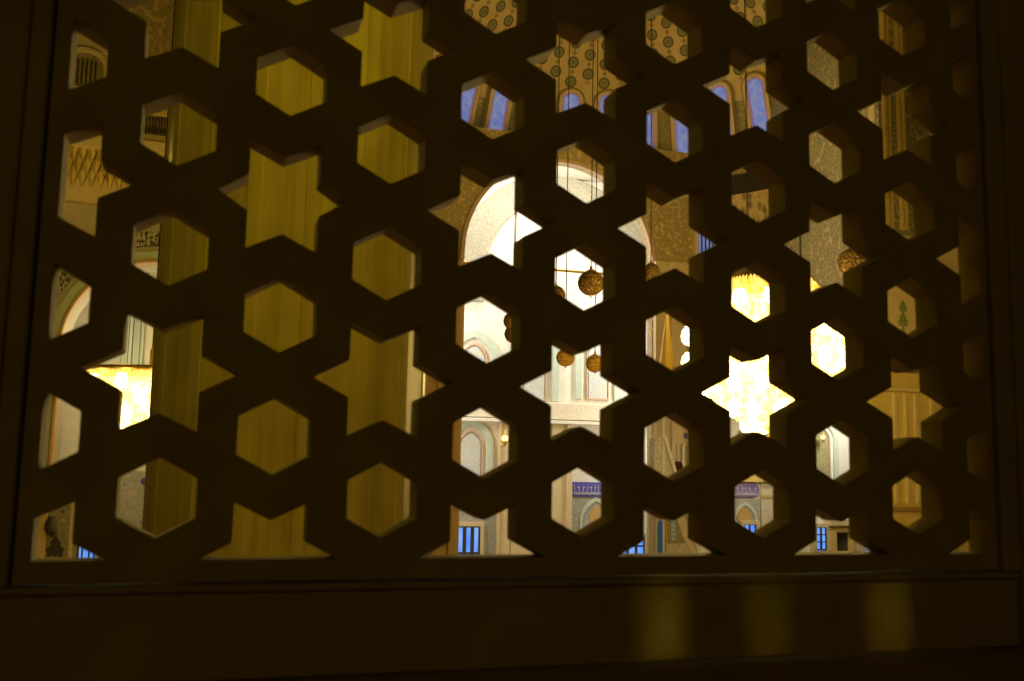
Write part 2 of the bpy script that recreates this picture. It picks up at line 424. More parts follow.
def niche(u, v_top, v_bot, hw, Y, label, tile, point=.2, band=True, group=None, ring=8):
    """a blind arched niche: tiled panel, reddish edge, pale green band"""
    p = px(Y); x, w = Xp(u, Y), hw*p
    zt_, zb_ = Zp(v_top, Y, u), Zp(v_bot, Y, u)
    zs_ = zt_-w*(1+point)
    t = thing('tile_niche', label, 'tile panel', (x, Y, zb_), group)
    def put(o): return rel(o, t)
    put(slab('tile_field', arch(x, w*.80, zb_+.02, zs_, point), [], Y-.07, .066, tile))
    put(slab('edge_strip', arch(x, w, zb_, zs_, point), [arch(x, w*.88, zb_+.07, zs_, point)], Y-.10, .096, 'red_band', bev=.01))
    if band:
        put(slab('outer_band', archring(x, w+ring*p, w+ring*.42*p, zb_, zs_, point*.6, point*.8), [], Y-.13, .126, 'green_band', bev=.01))
    return t
niche(472, 343, 401, 13, YB, 'upper arched tile panel on the white bay wall, left of the hanging globes', 'pale_tile', ring=12)
niche(533, 338, 401, 13, YB, 'upper arched tile panel on the white bay wall, middle one, mostly behind the lattice', 'pale_tile', ring=12)
niche(597, 338, 400, 12, YB, 'upper arched tile panel on the white bay wall, right behind the lower right globe', 'pale_tile', ring=12)
niche(471, 430, 498, 12, YB, 'lower arched tile panel under the cornice, above the blue barred window', 'pale_tile', ring=10)

# pilasters and dado of the bay wall
for ua, ub, d in ((498, 500.5, .25), (501, 511, .15), (512, 531, .1), (551, 565, .2), (565, 570.5, .32), (536, 551, .1)):
    struct(obj('pilaster', bevel(B1(Xp(ua,yb), Xp(ub,yb), yb-d, yb-.001, 0, Zp(424.6,yb)), .02), A['beige_stone']))
bm = bmesh.new(); box(bm, Xp(453,yb), Xp(512,yb), yb-.08, yb-.002, 0, Zp(500,yb))
struct(obj('dado_tiles', bm, A['grey_tile']))
bm = bmesh.new(); box(bm, Xp(459,yb), Xp(486,yb), yb-.13, yb-.07, Zp(525,yb,470), Zp(521,yb,470))
struct(obj('dado_border', bm, A['red_band']))

# ground floor window with bars
WN = [0]
def window(ua, ub, vt, vb, Y, pane='sky_pane', bars=(1, 3), frame='dark_bronze', arched=False, th=.06):
    WN[0] += 1
    xa, xb, z1, z0 = Xp(ua,Y), Xp(ub,Y), Zp(vt,Y,(ua+ub)/2), Zp(vb,Y,(ua+ub)/2)
    t = bpy.data.objects.new('window_%d' % WN[0], None); COL.objects.link(t); t.location = ((xa+xb)/2, Y, z0); t['kind'] = 'structure'
    w = (xb-xa)/2
    rel(obj('pane', B1(xa, xb, Y-.15, Y-.135, z0, z1), A[pane]), t)
    bm = bmesh.new()
    for k in range(bars[0]+2):
        x = xa+(xb-xa)*k/(bars[0]+1); box(bm, x-th/2, x+th/2, Y-.22, Y-.155, z0, z1)
    for k in range(bars[1]+2):
        z = z0+(z1-z0)*k/(bars[1]+1); box(bm, xa, xb, Y-.215, Y-.16, z-th*.35, z+th*.35)
    rel(obj('grille', bm, A[frame]), t)
    bm = bmesh.new()
    for k in (xa-.14, xb): box(bm, k, k+.14, Y-.24, Y-.001, z0-.1, z1+.14)
    box(bm, xa, xb, Y-.24, Y-.001, z1, z1+.14)
    rel(obj('frame', bm, A['beige_stone']), t)
    return t
window(458.5, 481.5, 526, 580, YB, bars=(2, 1), th=.14)
window(618, 643, 536, 575, YB, bars=(2, 3), th=.10)

# inscription panel over a tiled arch, bay wall
def inscription(u0, u1, v0, v1, Y, label, mat, lab2=None, rounded=False):
    t = thing('inscription_panel', label, 'tile panel', (Xp((u0+u1)/2,Y), Y, Zp(v1,Y,u0)))
    xa, xb, z1, z0 = Xp(u0,Y), Xp(u1,Y), Zp(v0,Y,(u0+u1)/2), Zp(v1,Y,(u0+u1)/2)
    if rounded:
        h = (z1-z0)/2
        pts = [(xa, z0)]+[(xb-h*.7+h*.7*cos(a), (z0+z1)/2+h*sin(a)) for a in [(-pi/2+pi*k/12) for k in range(13)]]+[(xa, z1)]
        pn = rel(slab('panel', pts, [], Y-.12, .119, mat, bev=.01), t)
    else:
        pn = rel(obj('panel', bevel(B1(xa, xb, Y-.12, Y-.001, z0, z1), .015), A[mat]), t)
    bm = bmesh.new(); rnd = random.Random(int(u0))
    n = max(6, int((xb-xa)/.10)); H = z1-z0
    for k in range(n):                            # flowing script: tall stems, bowls and dots
        x = xa+(xb-xa)*(.06+.88*(k+.5)/n); b = z0+H*.30
        if k % 2 == 0:
            tube(bm, (x, Y-.135, b), (x+rnd.uniform(-.05,.05), Y-.135, z0+H*rnd.uniform(.72,.88)), .016, 5)
        pts = [Vector((x+.11*cos(a), Y-.135, b+H*.03+.10*sin(a)*(1 if k % 3 else .6))) for a in [pi+pi*q/6 for q in range(7)]]
        for a, c in zip(pts, pts[1:]): tube(bm, a, c, .016, 5)
        if k % 3 == 1: tube(bm, (x+.02, Y-.135, z0+H*.60), (x+.09, Y-.135, z0+H*.64), .02, 5)
    lt = rel(obj('lettering', bm, A['pale_letter']), t); sub(lt, pn); lt['label'] = 'white script on the panel'
    return t
inscription(571.5, 607, 482, 497, YB, 'blue inscription panel with white script on the bay wall beside the beige pilaster', 'blue_tile')
t = thing('tile_mosaic', 'grey green tile panel with a pointed arch below the blue inscription', 'tile panel', (Xp(588,YB), YB, Zp(570,YB)))
rel(obj('tile_field', B1(Xp(571.5,YB), Xp(607,YB), YB-.09, YB-.001, Zp(570,YB), Zp(499.6,YB,571)), A['grey_tile']), t)
rel(slab('arch_band', arch(Xp(596,YB), 17*px(YB), Zp(560,YB), Zp(520,YB), .3), [arch(Xp(596,YB), 14*px(YB), Zp(559,YB), Zp(520,YB), .3)], YB-.13, .04, 'green_band'), t)
rel(slab('spandrel', arch(Xp(597,YB), 8*px(YB), Zp(522,YB), Zp(516,YB), .3), [], YB-.12, .025, 'orange_stone'), t)
bm = bmesh.new(); bmesh.ops.create_uvsphere(bm, u_segments=16, v_segments=8, radius=.17, matrix=Matrix.Translation((Xp(587,YB), YB-.12, Zp(529,YB,587))) @ Matrix.Diagonal((1,.3,1,1)))
rel(obj('rosette', bm, A['blue_tile'], smooth=True), t)

# gilded wall lantern beside the lower niche
def lantern(u, v, Y, label, h=16, bulb='small_lamp'):
    p = px(Y); c = W(u, v, Y)
    t = thing('gilded_lantern', label, 'lamp', c)
    r = h*.22*p
    bm = lathe(bmesh.new(), [(0,-h*.5*p),(r*.4,-h*.45*p),(r*.5,-h*.30*p),(r,-h*.24*p),(r*1.05,-h*.18*p),(0,-h*.17*p)], 14)
    obj('cup', bm, A['gold'], t, True)
    bm = lathe(bmesh.new(), [(0,-h*.16*p),(r*.8,-h*.14*p),(r*.9,h*.05*p),(r*.5,h*.14*p),(0,h*.16*p)], 14)
    obj('glass', bm, A[bulb], t, True)
    bm = lathe(bmesh.new(), [(0,h*.55*p),(r*.15,h*.5*p),(r*.2,h*.25*p),(r*1.1,h*.17*p),(0,h*.165*p)], 14)
    obj('cap', bm, A['gold'], t, True)
    bm = tube(bmesh.new(), (0, 0, -h*.46*p), (0, YB-c.y-.01 if Y > 33.2 else .36, -h*.46*p), r*.2)
    obj('bracket', bm, A['gold'], t)
    return t
lantern(505, 438, YB-.8, 'gilded wall lantern beside the lower arched tile panel, under the cornice')

# gold tie rod across the arch
zr = W(560, 270.3, YA+.3).z
bm = tube(bmesh.new(), (xl+.01, YA+.3, zr), (xr-.01, YA+.3, zr), .055, 10)
tr = obj('tie_rod', bm, A['gold']); tag(tr, 'gilded iron tie rod spanning the bright arched bay', 'tie rod')

window(696.5, 712, 233, 268, YA, pane='stained_pane', bars=(3, 0), th=.04)

# ------------------------------------------------------------------ wall to the right of the arch
YR = 33.0
xa, xb = W(700,400,YR).x, W(905,400,YR).x
zc = Zp(330, YR, 800)
struct(obj('wall_right', B1(xa, xb, YR, YR+.5, 0, zc), A['white_plaster']))
niche(819, 426, 500, 12, YR, 'arched tile panel on the right hand wall under the big chandelier, lamp at its crown', 'olive_tile', ring=9)
niche(752, 432, 471, 15, YR, 'arched tile panel right below the big chandelier, above the violet inscription', 'pale_tile', ring=8)
bm = bmesh.new(); box(bm, xa, Xp(772,YR), YR-.3, YR-.001, Zp(482,YR,740), Zp(472,YR,740)); bevel(bm, .04)
struct(obj('cornice_right', bm, A['yellow_stone']))
inscription(728, 757, 483, 497, YR, 'violet inscription panel with a rounded end and pale script on the right hand wall', 'violet_tile', rounded=True)
t = thing('tile_mosaic', 'grey tile panel with a pointed arch below the violet inscription', 'tile panel', (Xp(742,YR), YR, Zp(560,YR)))
rel(obj('tile_field', B1(Xp(722,YR), Xp(758,YR), YR-.09, YR-.001, Zp(560,YR), Zp(498.5,YR,728)), A['grey_tile']), t)
rel(slab('arch_band', arch(Xp(743,YR), 14*px(YR), Zp(560,YR), Zp(519,YR), .3), [arch(Xp(743,YR), 11*px(YR), Zp(559,YR), Zp(519,YR), .3)], YR-.13, .04, 'pale_tile'), t)
rel(slab('spandrel', arch(Xp(742,YR), 8*px(YR), Zp(520,YR), Zp(516,YR), .1), [], YR-.12, .025, 'orange_stone'), t)
t = thing('tile_mosaic', 'beige olive tile panel right of the violet inscription', 'tile panel', (Xp(766,YR), YR, Zp(560,YR)))
rel(obj('tile_field', B1(Xp(759,YR), Xp(776,YR), YR-.10, YR-.001, Zp(560,YR), Zp(483,YR,766)), A['carved_marble']), t)
rel(obj('tile_border', B1(Xp(759,YR), Xp(776,YR), YR-.13, YR-.10, Zp(498,YR,766), Zp(495,YR,766)), A['orange_stone']), t)
window(740, 752, 524, 560, YR, bars=(1,2))
window(811, 821, 527, 549, YR, bars=(1,2))
window(858.5, 864, 543, 556, YR, bars=(0,1))
bm = bmesh.new(); box(bm, Xp(822,YR), Xp(872,YR), YR-.35, YR-.001, Zp(526,YR,838), Zp(518,YR,838)); bevel(bm, .05)
struct(obj('cornice_door', bm, A['cream_plaster']))
d = bpy.data.objects.new('door_1', None); COL.objects.link(d); d.location = (Xp(838,YR), YR, Zp(556,YR,838)); d['kind'] = 'structure'
xq0, xq1, zq0, zq1 = Xp(824,YR), Xp(850,YR), Zp(556,YR,838), Zp(527,YR,838)
rel(slab('door_frame', rect(xq0, xq1, zq0, zq1), [rect(Xp(831,YR), Xp(844,YR), zq0+.2, Zp(532,YR,838))], YR-.25, .249, 'yellow_stone', bev=.03), d)
rel(obj('dark_grille', B1(Xp(831,YR), Xp(844,YR), YR-.06, YR-.003, zq0+.1, Zp(532,YR,838)), A['dark_bronze']), d)
lantern(823, 437, YR-.5, 'small bright lamp at the crown of the niche on the right hand wall', 12)

# ------------------------------------------------------------------ dome with its ring of windows
DY, DB = 27.0, 9.3
E0 = radians(11.0); DR = 9.606; ZD = radians(14.5)
dx = CAM.x+(DY-CAM.y)*tan(-YAW+0.118)
zb0 = W(600, 150, DY+DB).z
DC = Vector((dx, DY, zb0-DR*sin(ZD)))
zb0 = DC.z+DR*sin(E0); DB = DR*cos(E0)
bm = bmesh.new(); uvl = bm.loops.layers.uv.new('UVMap')
NA, NE = 144, 40
grid = [[bm.verts.new(DC+Vector((DR*sin(a)*cos(e), DR*cos(a)*cos(e), DR*sin(e)))) for a in [2*pi*k/NA for k in range(NA)]] for e in [E0+(radians(88.5)-E0)*q/NE for q in range(NE+1)]]
for q in range(NE):
    for k in range(NA):
        k2 = (k+1) % NA
        f = bm.faces.new((grid[q][k], grid[q+1][k], grid[q+1][k2], grid[q][k2]))
        uv = ((k,q),(k,q+1),(k+1,q+1),(k+1,q))
        for lp, (uu, vv) in zip(f.loops, uv): lp[uvl].uv = (uu/NA*76, (77.5*vv/NE-14)/4.6)
bm.faces.new([grid[NE][k] for k in range(NA)])
dome = obj('ceiling_dome', bm, DOME, smooth=True); struct(dome)

def dome_point(u, v):
    """where the line of sight through u, v meets the dome; gives azimuth and elevation"""
    r = (ROT @ Vector(((u-512)/F, 1, -(v-340.5)/F))).normalized()
    o = CAM-DC; b = o.dot(r); c = o.dot(o)-DR*DR
    s_ = -b+sqrt(max(0, b*b-c)); p = o+r*s_
    return atan2(p.x, p.y), math.asin(max(-1, min(1, p.z/DR)))

def dome_window(az, el, w, h):
    WN[0] += 1
    n = Vector((sin(az)*cos(el), cos(az)*cos(el), sin(el)))
    ex = Vector((cos(az), -sin(az), 0)); ez = Vector((-sin(az)*sin(el), -cos(az)*sin(el), cos(el)))
    M = Matrix(((ex.x,n.x,ez.x,0),(ex.y,n.y,ez.y,0),(ex.z,n.z,ez.z,0),(0,0,0,1)))
    M.translation = DC+n*(DR-.16)
    t = bpy.data.objects.new('window_%d' % WN[0], None); COL.objects.link(t); t.matrix_world = M; t['kind'] = 'structure'
    slab('pane', arch(0, w*.62, -h*.5, h*.5), [], -.02, .02, 'stained_pane', t)
    slab('stained_border', arch(0, w*.80, -h*.52, h*.5), [arch(0, w*.60, -h*.48, h*.5)], -.05, .05, 'stained_border', t)
    slab('frame', arch(0, w*1.12, -h*.56, h*.5), [arch(0, w*.78, -h*.5, h*.5)], -.12, .14, 'cream_plaster', t, bev=.02)
    bm = bmesh.new()
    o1, i1 = arch(0, w*1.30, -h*.56, h*.5), arch(0, w*1.20, -h*.54, h*.5)
    bm.free()
    slab('outline', o1, [i1], -.03, .05, 'brown_stone', t)
    return t
azs = []
for u, v in ((493,112),(569,118),(612,120),(651,130),(686,132),(727,118),(764,108)):
    az, el = dome_point(u, v); azs.append((az, el))
el0 = radians(20.0)
STEP = radians(10.1)
for k in range(-5, 9):
    az = azs[1][0]+k*STEP
    dome_window(az, el0-radians(1.6), .46, 2.2)

# moulded ring at the foot of the dome
def ring(name, r0, r1, z0, z1, mat, a0=0, a1=2*pi, n=120, parent=None):
    bm = bmesh.new(); prev = None; full = abs(a1-a0-2*pi) < 1e-6
    first = None
    for k in range(n+1):
        a = a0+(a1-a0)*k/n
        q = [bm.verts.new((dx+r*sin(a), DY+r*cos(a), z)) for r, z in ((r0,z0),(r1,z0),(r1,z1),(r0,z1))]
        if prev:
            for j in range(4): bm.faces.new((prev[j], prev[(j+1) % 4], q[(j+1) % 4], q[j]))
        else: first = q
        prev = q
    if not full: bm.faces.new(first); bm.faces.new(prev[::-1])
    bmesh.ops.recalc_face_normals(bm, faces=bm.faces[:])
    return obj(name, bm, mat, parent)
struct(ring('trim_5', DB-.45, DB+.3, zb0-.16, zb0+.05, A['gold'], radians(44), radians(316), 100))
struct(ring('trim_6', DB-.25, DB+.3, zb0-1.1, zb0-.16, A['brown_ornament'], radians(44), radians(316), 100))
# gallery rail and stalactite frieze under the right of the dome
struct(ring('gallery_rail', DB-.50, DB-.2, zb0-1.95, zb0-1.1, A['dark_wood'], radians(46), radians(95), 60))
bm = bmesh.new()
for k in range(44):                                # stalactite niches, two tiers
    a = radians(46+50*(k+.5)/44)
    for tier in range(2):
        r = DB-.35+tier*.12
        bmesh.ops.create_cone(bm, cap_ends=True, segments=6, radius1=.02, radius2=.26, depth=.75,
            matrix=Matrix.Translation((dx+r*sin(a+tier*.012), DY+r*cos(a+tier*.012), zb0-2.30-tier*.55)))
struct(obj('stalactite_frieze', bm, A['muqarnas']))
struct(ring('pendentive_band', DB-.05, DB+.3, zb0-4.6, zb0-1.1, A['rosette_ornament'], radians(46), radians(100), 60))

# ------------------------------------------------------------------ right: drum wall, ribs, cornice and yellow pier
P0, P1 = W(770, 300, 32.6), W(905, 300, 22.0)
def wallseg(name, p, q, z0, z1, th, mat):
    d = (Vector((q.x,q.y,0))-Vector((p.x,p.y,0))); L = d.length; n = Vector((-d.y, d.x, 0)).normalized()
    bm = bmesh.new(); vs = []
    for z in (z0, z1):
        for a in (p, q):
            for s_ in (0, th): vs.append(bm.verts.new((a.x+n.x*s_, a.y+n.y*s_, z)))
    for f in ((0,2,6,4),(1,5,7,3),(0,4,5,1),(2,3,7,6),(4,6,7,5),(0,1,3,2)): bm.faces.new([vs[k] for k in f])
    bmesh.ops.recalc_face_normals(bm, faces=bm.faces[:])
    return obj(name, bm, mat)
zz0 = W(770, 330, 32.6).z
struct(wallseg('wall_side', P0, P1, zz0-1, zz0+14, -.4, A['rosette_ornament']))
zcn = W(815, 264, 29.0).z
struct(wallseg('cornice_side', P0+Vector((-.2,-.2,0)), P1+Vector((-.2,-.2,0)), zcn-.15, zcn+.12, .3, A['cream_plaster']))
struct(wallseg('frieze_side', P0+Vector((-.05,-.05,0)), P1+Vector((-.05,-.05,0)), zcn+.12, zcn+1.0, .1, A['yellow_stone']))
def planprism(pts, z0, z1):
    bm = bmesh.new(); lo = [bm.verts.new((x,y,z0)) for x, y in pts]; hi = [bm.verts.new((x,y,z1)) for x, y in pts]
    for k in range(len(pts)):
        k2 = (k+1) % len(pts); bm.faces.new((lo[k], lo[k2], hi[k2], hi[k]))
    bm.faces.new(hi); bm.faces.new(lo[::-1]); bmesh.ops.recalc_face_normals(bm, faces=bm.faces[:])
    return bm
# pier
YP = 21.0
pa, pb = W(864, 400, YP).x, W(1010, 400, YP).x
zcap = Zp(372, YP, 903)
bm = planprism([(pa,YP),(pb,YP),(pb+2,YP+2),(pa+1.9,YP+2)], 0, zcap); bevel(bm, .04)
pr = thing('yellow_pier', 'yellow lit square stone pier at the right edge behind the screen', 'pier', ((pa+pb)/2, YP, 0))
rel(obj('shaft', bm, A['yellow_stone']), pr)
bm = bmesh.new()
for ua, ub in ((893, 896), (904, 906.5), (914, 917), (930, 934)):
    box(bm, Xp(ua,YP), Xp(ub,YP), YP-.05, YP-.001, Zp(503,YP,905), Zp(394,YP,905))
rel(obj('panel_moulding', bm, A['beige_stone']), pr)
bm = B1(pa-.03, pb+.1, YP-.14, YP-.001, Zp(392,YP,905), Zp(388,YP,905)); bevel(bm, .02)
rel(obj('neck_moulding', bm, A['beige_stone']), pr)
bm = B1(pa-.03, pb+.1, YP-.10, YP-.001, Zp(511,YP,905), Zp(507,YP,905)); bevel(bm, .02)
rel(obj('string_course', bm, A['brown_stone']), pr)
bm = planprism([(pa-.2,YP-.25),(pb+.2,YP-.25),(pb+2.2,YP+2),(pa+1.7,YP+2)], zcap, zcap+.22); bevel(bm, .05)
rel(obj('capital', bm, A['brown_stone']), pr)
# painted panel above the pier
up = slab('wall_pier', rect(W(885,300,YP+.3).x, pb+1, zcap+.25, zcap+12), [], YP+.3, .5, 'cream_plaster'); struct(up)
def leaf(cx, cz, r, n=40):
    pts = []
    for k in range(n):
        a = 2*pi*k/n; rr = r*(.75+.16*cos(3*a+pi/2)+.09*cos(8*a))
        pts.append((cx+rr*cos(a), cz+rr*sin(a)*1.25))
    return pts
plain('leaf_green', (.26,.31,.10), .6)
pm = thing('painted_ornament', 'green leaf medallions painted on the cream panel above the yellow pier', 'ornament', W(902, 322, YP+.3))
for v, r in ((307, 6), (321, 7.5), (338, 9)):
    c = W(902.5, v, YP+.3)
    rel(slab('leaf_medallion', leaf(c.x, c.z, r*px(YP)), [], YP+.27, .029, 'leaf_green'), pm)
for v in (314, 329):
    c = W(902.5, v, YP+.3)
    rel(obj('stem', B1(c.x-.03, c.x+.03, YP+.275, YP+.299, c.z-.12, c.z+.12), A['leaf_green']), pm)
# rib bands on the upper right
struct(slab('rib_panel', rect(W(884,300,YP+.1).x, pb+1, W(895,232,YP).z, W(895,-60,YP).z), [], YP+.1, .19, 'rosette_ornament'))
bm = bmesh.new()
for ua, ub in ((884, 886.5), (889, 890.5), (898.5, 900), (902, 904.5)):
    x0, x1 = W(ua,110,YP).x, W(ub,110,YP).x
    box(bm, x0, x1, YP-.02, YP+.099, W(895,228,YP).z, W(895,-60,YP).z)
struct(obj('rib_bands', bm, A['yellow_stone']))

# ------------------------------------------------------------------ pulpit with its spire and stair
YM = 29.0
pM = px(YM)
def XM(u): return W(u, 480, YM).x
def ZM(v, u=668): return W(u, v, YM).z
mb = thing('pulpit', 'tall pale carved stone pulpit with stair and slender gilded cone roof', 'pulpit', (XM(668), YM, 0))
DP = .4
def XS(u): return W(u, 400, YM+.2).x
cxm, wq = XM(664.5), 11*pM
def mp(name, bm, mat, smooth=False, label=None):
    o = rel(obj(name, bm, A[mat] if isinstance(mat, str) else mat, None, smooth), mb)
    if label: o['label'] = label
    return o
# cone roof, eight sided
bm = bmesh.new()
zr0, zr1 = ZM(402), W(666, 311, YM+.2).z
bmesh.ops.create_cone(bm, cap_ends=True, segments=8, radius1=13*pM, radius2=.02, depth=zr1-zr0, matrix=Matrix.Translation((XS(667), YM+DP/2, (zr0+zr1)/2)) @ Matrix.Rotation(radians(10), 4, 'Z'))
cro = mp('cone_roof', bm, 'spire_gold', label='gilded cone roof')
bm = lathe(bmesh.new(), [(0,.55),(.03,.45),(.09,.36),(.03,.28),(.06,.2),(.02,.12),(.02,-.1),(0,-.1)], 12, (XS(667), YM+DP/2, zr1))
sub(mp('finial', bm, 'gold', True), cro)
bm = B1(cxm-wq, cxm+wq+3*pM, YM-.05, YM+DP+.05, ZM(413), zr0); bevel(bm, .03); mp('canopy_block', bm, 'carved_marble')
for uu in (655.5, 663.3, 674.5):
    bm = B1(XM(uu-.9), XM(uu+.9), YM, YM+.1, ZM(438), ZM(413)); bevel(bm, .015); mp('canopy_post', bm, 'beige_stone')
bm = B1(XM(654), XM(664), YM, YM+DP, 0, ZM(438)); bevel(bm, .02); mp('platform', bm, 'carved_marble')
bm = B1(XM(662.3), XM(664.3), YM-.04, YM+.06, 0, ZM(413)); bevel(bm, .015); mp('newel', bm, 'white_plaster')
# stair flank: triangle falling to the right
tri = [(XM(664), ZM(440)), (XM(664), 0.02), (XM(716), 0.02), (XM(699), ZM(560,699))]
z560 = ZM(560, 699)
flank = [(XM(664.3), .02), (XM(712), .02), (XM(706), z560-.8), (XM(677), ZM(474,677)), (XM(664.3), ZM(438))]
rel(slab('stair_flank', flank, [], YM+.02, DP-.04, 'carved_marble'), mb)
def strip(name, p, q, half, y0, y1, mat):
    p, q = Vector(p), Vector(q); d = (q-p).normalized(); n = Vector((-d.y, d.x))*half
    pts = [tuple(p+n), tuple(p-n), tuple(q-n), tuple(q+n)]
    return rel(slab(name, pts, [], y0, y1-y0, mat, bev=.01), mb)
strip('handrail', (XM(664), ZM(437)), (XM(706), z560-.8+.1), .06, YM-.10, YM+.06, 'white_plaster')
strip('balustrade_foot', (XM(664.3), ZM(492)), (XM(695), ZM(556,695)), .10, YM-.02, YM+.05, 'beige_stone')
scp = rel(slab('scallop_panel', [(XM(667.5), ZM(543)), (XM(685), ZM(543)), (XM(675), ZM(515)), (XM(667.5), ZM(515))], [], YM-.03, .05, 'olive_tile'), mb)
bm = bmesh.new()
for k in range(5):
    for sx, rr in ((-.5, 1.5), (1.4, 1.9)):
        bmesh.ops.create_uvsphere(bm, u_segments=12, v_segments=6, radius=1, matrix=Matrix.Translation((XM(672.5+sx*(1 if k % 2 else .5)), YM-.03, ZM(521.5+k*4.4))) @ Matrix.Diagonal((rr*pM, .02, 2.0*pM, 1)))
o = mp('scallop_inlay', bm, 'scallop_blue', True, 'pale blue scalloped inlay')
sub(o, scp)
sdo = rel(slab('side_door', arch(XM(660), 2.9*pM, ZM(575), ZM(524), .4), [], YM-.03, .029, 'cyan_tile'), mb); sdo['label'] = 'narrow blue arched door'
bm = bmesh.new()
for uu in (654.7, 665.4): box(bm, XM(uu-.7), XM(uu+.7), YM-.06, YM-.001, 0, ZM(512))
sub(mp('door_jamb', bm, 'orange_stone'), sdo)
# unidentified dark object behind the rail, modelled as a rounded shape
c = W(678, 469, YM+1.6)
bm = lathe(bmesh.new(), [(0,.28),(.10,.26),(.17,.14),(.16,-.02),(.13,-.1),(.24,-.2),(.27,-.5),(.27,-.56),(0,-.56)], 14)
o = obj('hanging_lamp', bm, A['dark_cloth'], smooth=True, loc=c); tag(o, 'dark red round hanging shape just beyond the pulpit handrail', 'lamp')

# ------------------------------------------------------------------ big marble pier near the screen
YPI = 6.0
pu0, pu1 = W(153.5, 350, YPI).x, W(424.5, 350, YPI).x
pcx, prr = (pu0+pu1)/2, (pu1-pu0)/2
mpier = thing('marble_pier', 'massive many sided pale marble pier filling the left half behind the screen', 'pier', (pcx, YPI, 0))
prof = []
NP = 16
for k in range(NP):
    a0 = 2*pi*(k+.5)/NP
    for da, rr in ((-.175,1.0), (-.150,1.0), (-.142,.994), (.142,.994), (.150,1.0), (.175,1.0)):
        prof.append((a0+da, rr))
bm = bmesh.new()
lo = [bm.verts.new((prr*r*cos(a), prr*r*sin(a), .75)) for a, r in prof]
hi = [bm.verts.new((prr*r*cos(a), prr*r*sin(a), 12.2)) for a, r in prof]
for k in range(len(prof)):
    k2 = (k+1) % len(prof); bm.faces.new((lo[k], lo[k2], hi[k2], hi[k]))
bm.faces.new(hi); bm.faces.new(lo[::-1])
obj('shaft', bm, MARBLE, mpier)
obj('base', lathe(bmesh.new(), [(0,0),(prr*1.25,0),(prr*1.25,.3),(prr*1.15,.4),(prr*1.12,.6),(prr*1.02,.748),(0,.748)], 16), MARBLE, mpier)

# ------------------------------------------------------------------ left aisle
YL = 16.0
pL = px(YL)
def XL(u): return W(u, 300, YL).x
def XB(u): return W(u, 530, YL).x
def XU(u): return W(u, 80, YL).x
def ZLf(v, u=100): return W(u, v, YL).z
lw0, lw1 = W(-40,300,YL).x, W(230,300,YL).x
# big arch of the aisle: centre 160,350 radius 102 px
lcx, lcz = XL(160), ZLf(350,160)
struct(slab('wall_left', rect(lw0-1.5, lw1, 0, 14), [arch(lcx, 76*pL, .02, lcz, n=40)], YL, .8, 'grey_stone'))
struct(slab('trim_7', archring(lcx, 104*pL, 91*pL, lcz+.1, lcz), [], YL-.06, .059, 'dark_inscription'))
struct(slab('trim_8', archring(lcx, 86*pL, 79*pL, ZLf(475,70), lcz), [], YL-.09, .089, 'green_band', bev=.01))
struct(slab('trim_9', archring(lcx, 78.8*pL, 75.5*pL, ZLf(475,70), lcz), [], YL-.14, .3, 'orange_stone', bev=.02))
struct(obj('wall_aisle', B1(lw0-1, lw1+1.5, YL+3, YL+3.4, 0, 14), A['white_plaster']))
YG = YL+3
for ua, ub, d_ in ((126,132,.2),(133,136,.3),(138,143,.15),(145,147,.25)):
    struct(obj('aisle_pilaster', B1(W(ua,300,YG).x, W(ub,300,YG).x, YG-d_, YG-.001, 0, 9), A['green_band']))
# tile dado of the aisle
tp = thing('tile_mosaic', 'dim tile panel with leaf pattern at the lower left corner behind the screen', 'tile panel', (XB(58), YL, ZLf(575,58)))
rel(obj('tile_field', B1(XB(46), XB(79), YL-.05, YL-.001, ZLf(575,58), ZLf(500,58)), A['olive_tile']), tp)
rel(obj('border_strip', B1(XB(70), XB(74), YL-.08, YL-.05, ZLf(575,58), ZLf(500,58)), A['beige_stone']), tp)
rel(slab('plant_motif', leaf(XB(57), ZLf(548,57), 8*pL), [], YL-.07, .02, 'dark_bronze'), tp)
bm = lathe(bmesh.new(), [(0,.16),(.05,.15),(.09,.05),(.10,-.05),(.06,-.13),(0,-.15)], 14, (XB(53), YL-.25, ZLf(525,53)))
tag(obj('hanging_lamp', bm, A['dark_bronze'], smooth=True), 'dark round hanging lamp in front of the lower left tile panel', 'lamp')
tp = thing('tile_mosaic', 'grey tile panel with a blue rosette left of the marble pier', 'tile panel', (W(138,500,YG).x, YG, W(138,560,YG).z))
rel(obj('tile_field', B1(W(118,500,YG).x, W(158,500,YG).x, YG-.32, YG-.27, W(138,560,YG).z, W(138,471,YG).z), A['grey_tile']), tp)
c = W(145, 481, YG-.33)
bm = bmesh.new(); bmesh.ops.create_uvsphere(bm, u_segments=16, v_segments=8, radius=.075, matrix=Matrix.Translation(c) @ Matrix.Diagonal((1,.3,1,1)))
rel(obj('rosette', bm, A['blue_tile'], smooth=True), tp)
bm = B1(XB(30), XB(47), YL-.12, YL-.001, 0, ZLf(500,40)); struct(obj('aisle_jamb', bm, A['yellow_stone']))
WN[0] += 1
t = bpy.data.objects.new('window_%d' % WN[0], None); COL.objects.link(t); t['kind'] = 'structure'; t.location = W(90, 575, YL)
rel(obj('pane', B1(XB(80), XB(97), YL-.03, YL-.01, ZLf(575,90), ZLf(543,90)), A['sky_pane']), t)
bm = bmesh.new()
for uu in (80, 84, 91, 96): box(bm, XB(uu-.8), XB(uu+.8), YL-.07, YL-.031, ZLf(575,90), ZLf(543,90))
rel(obj('grille', bm, A['dark_bronze']), t)
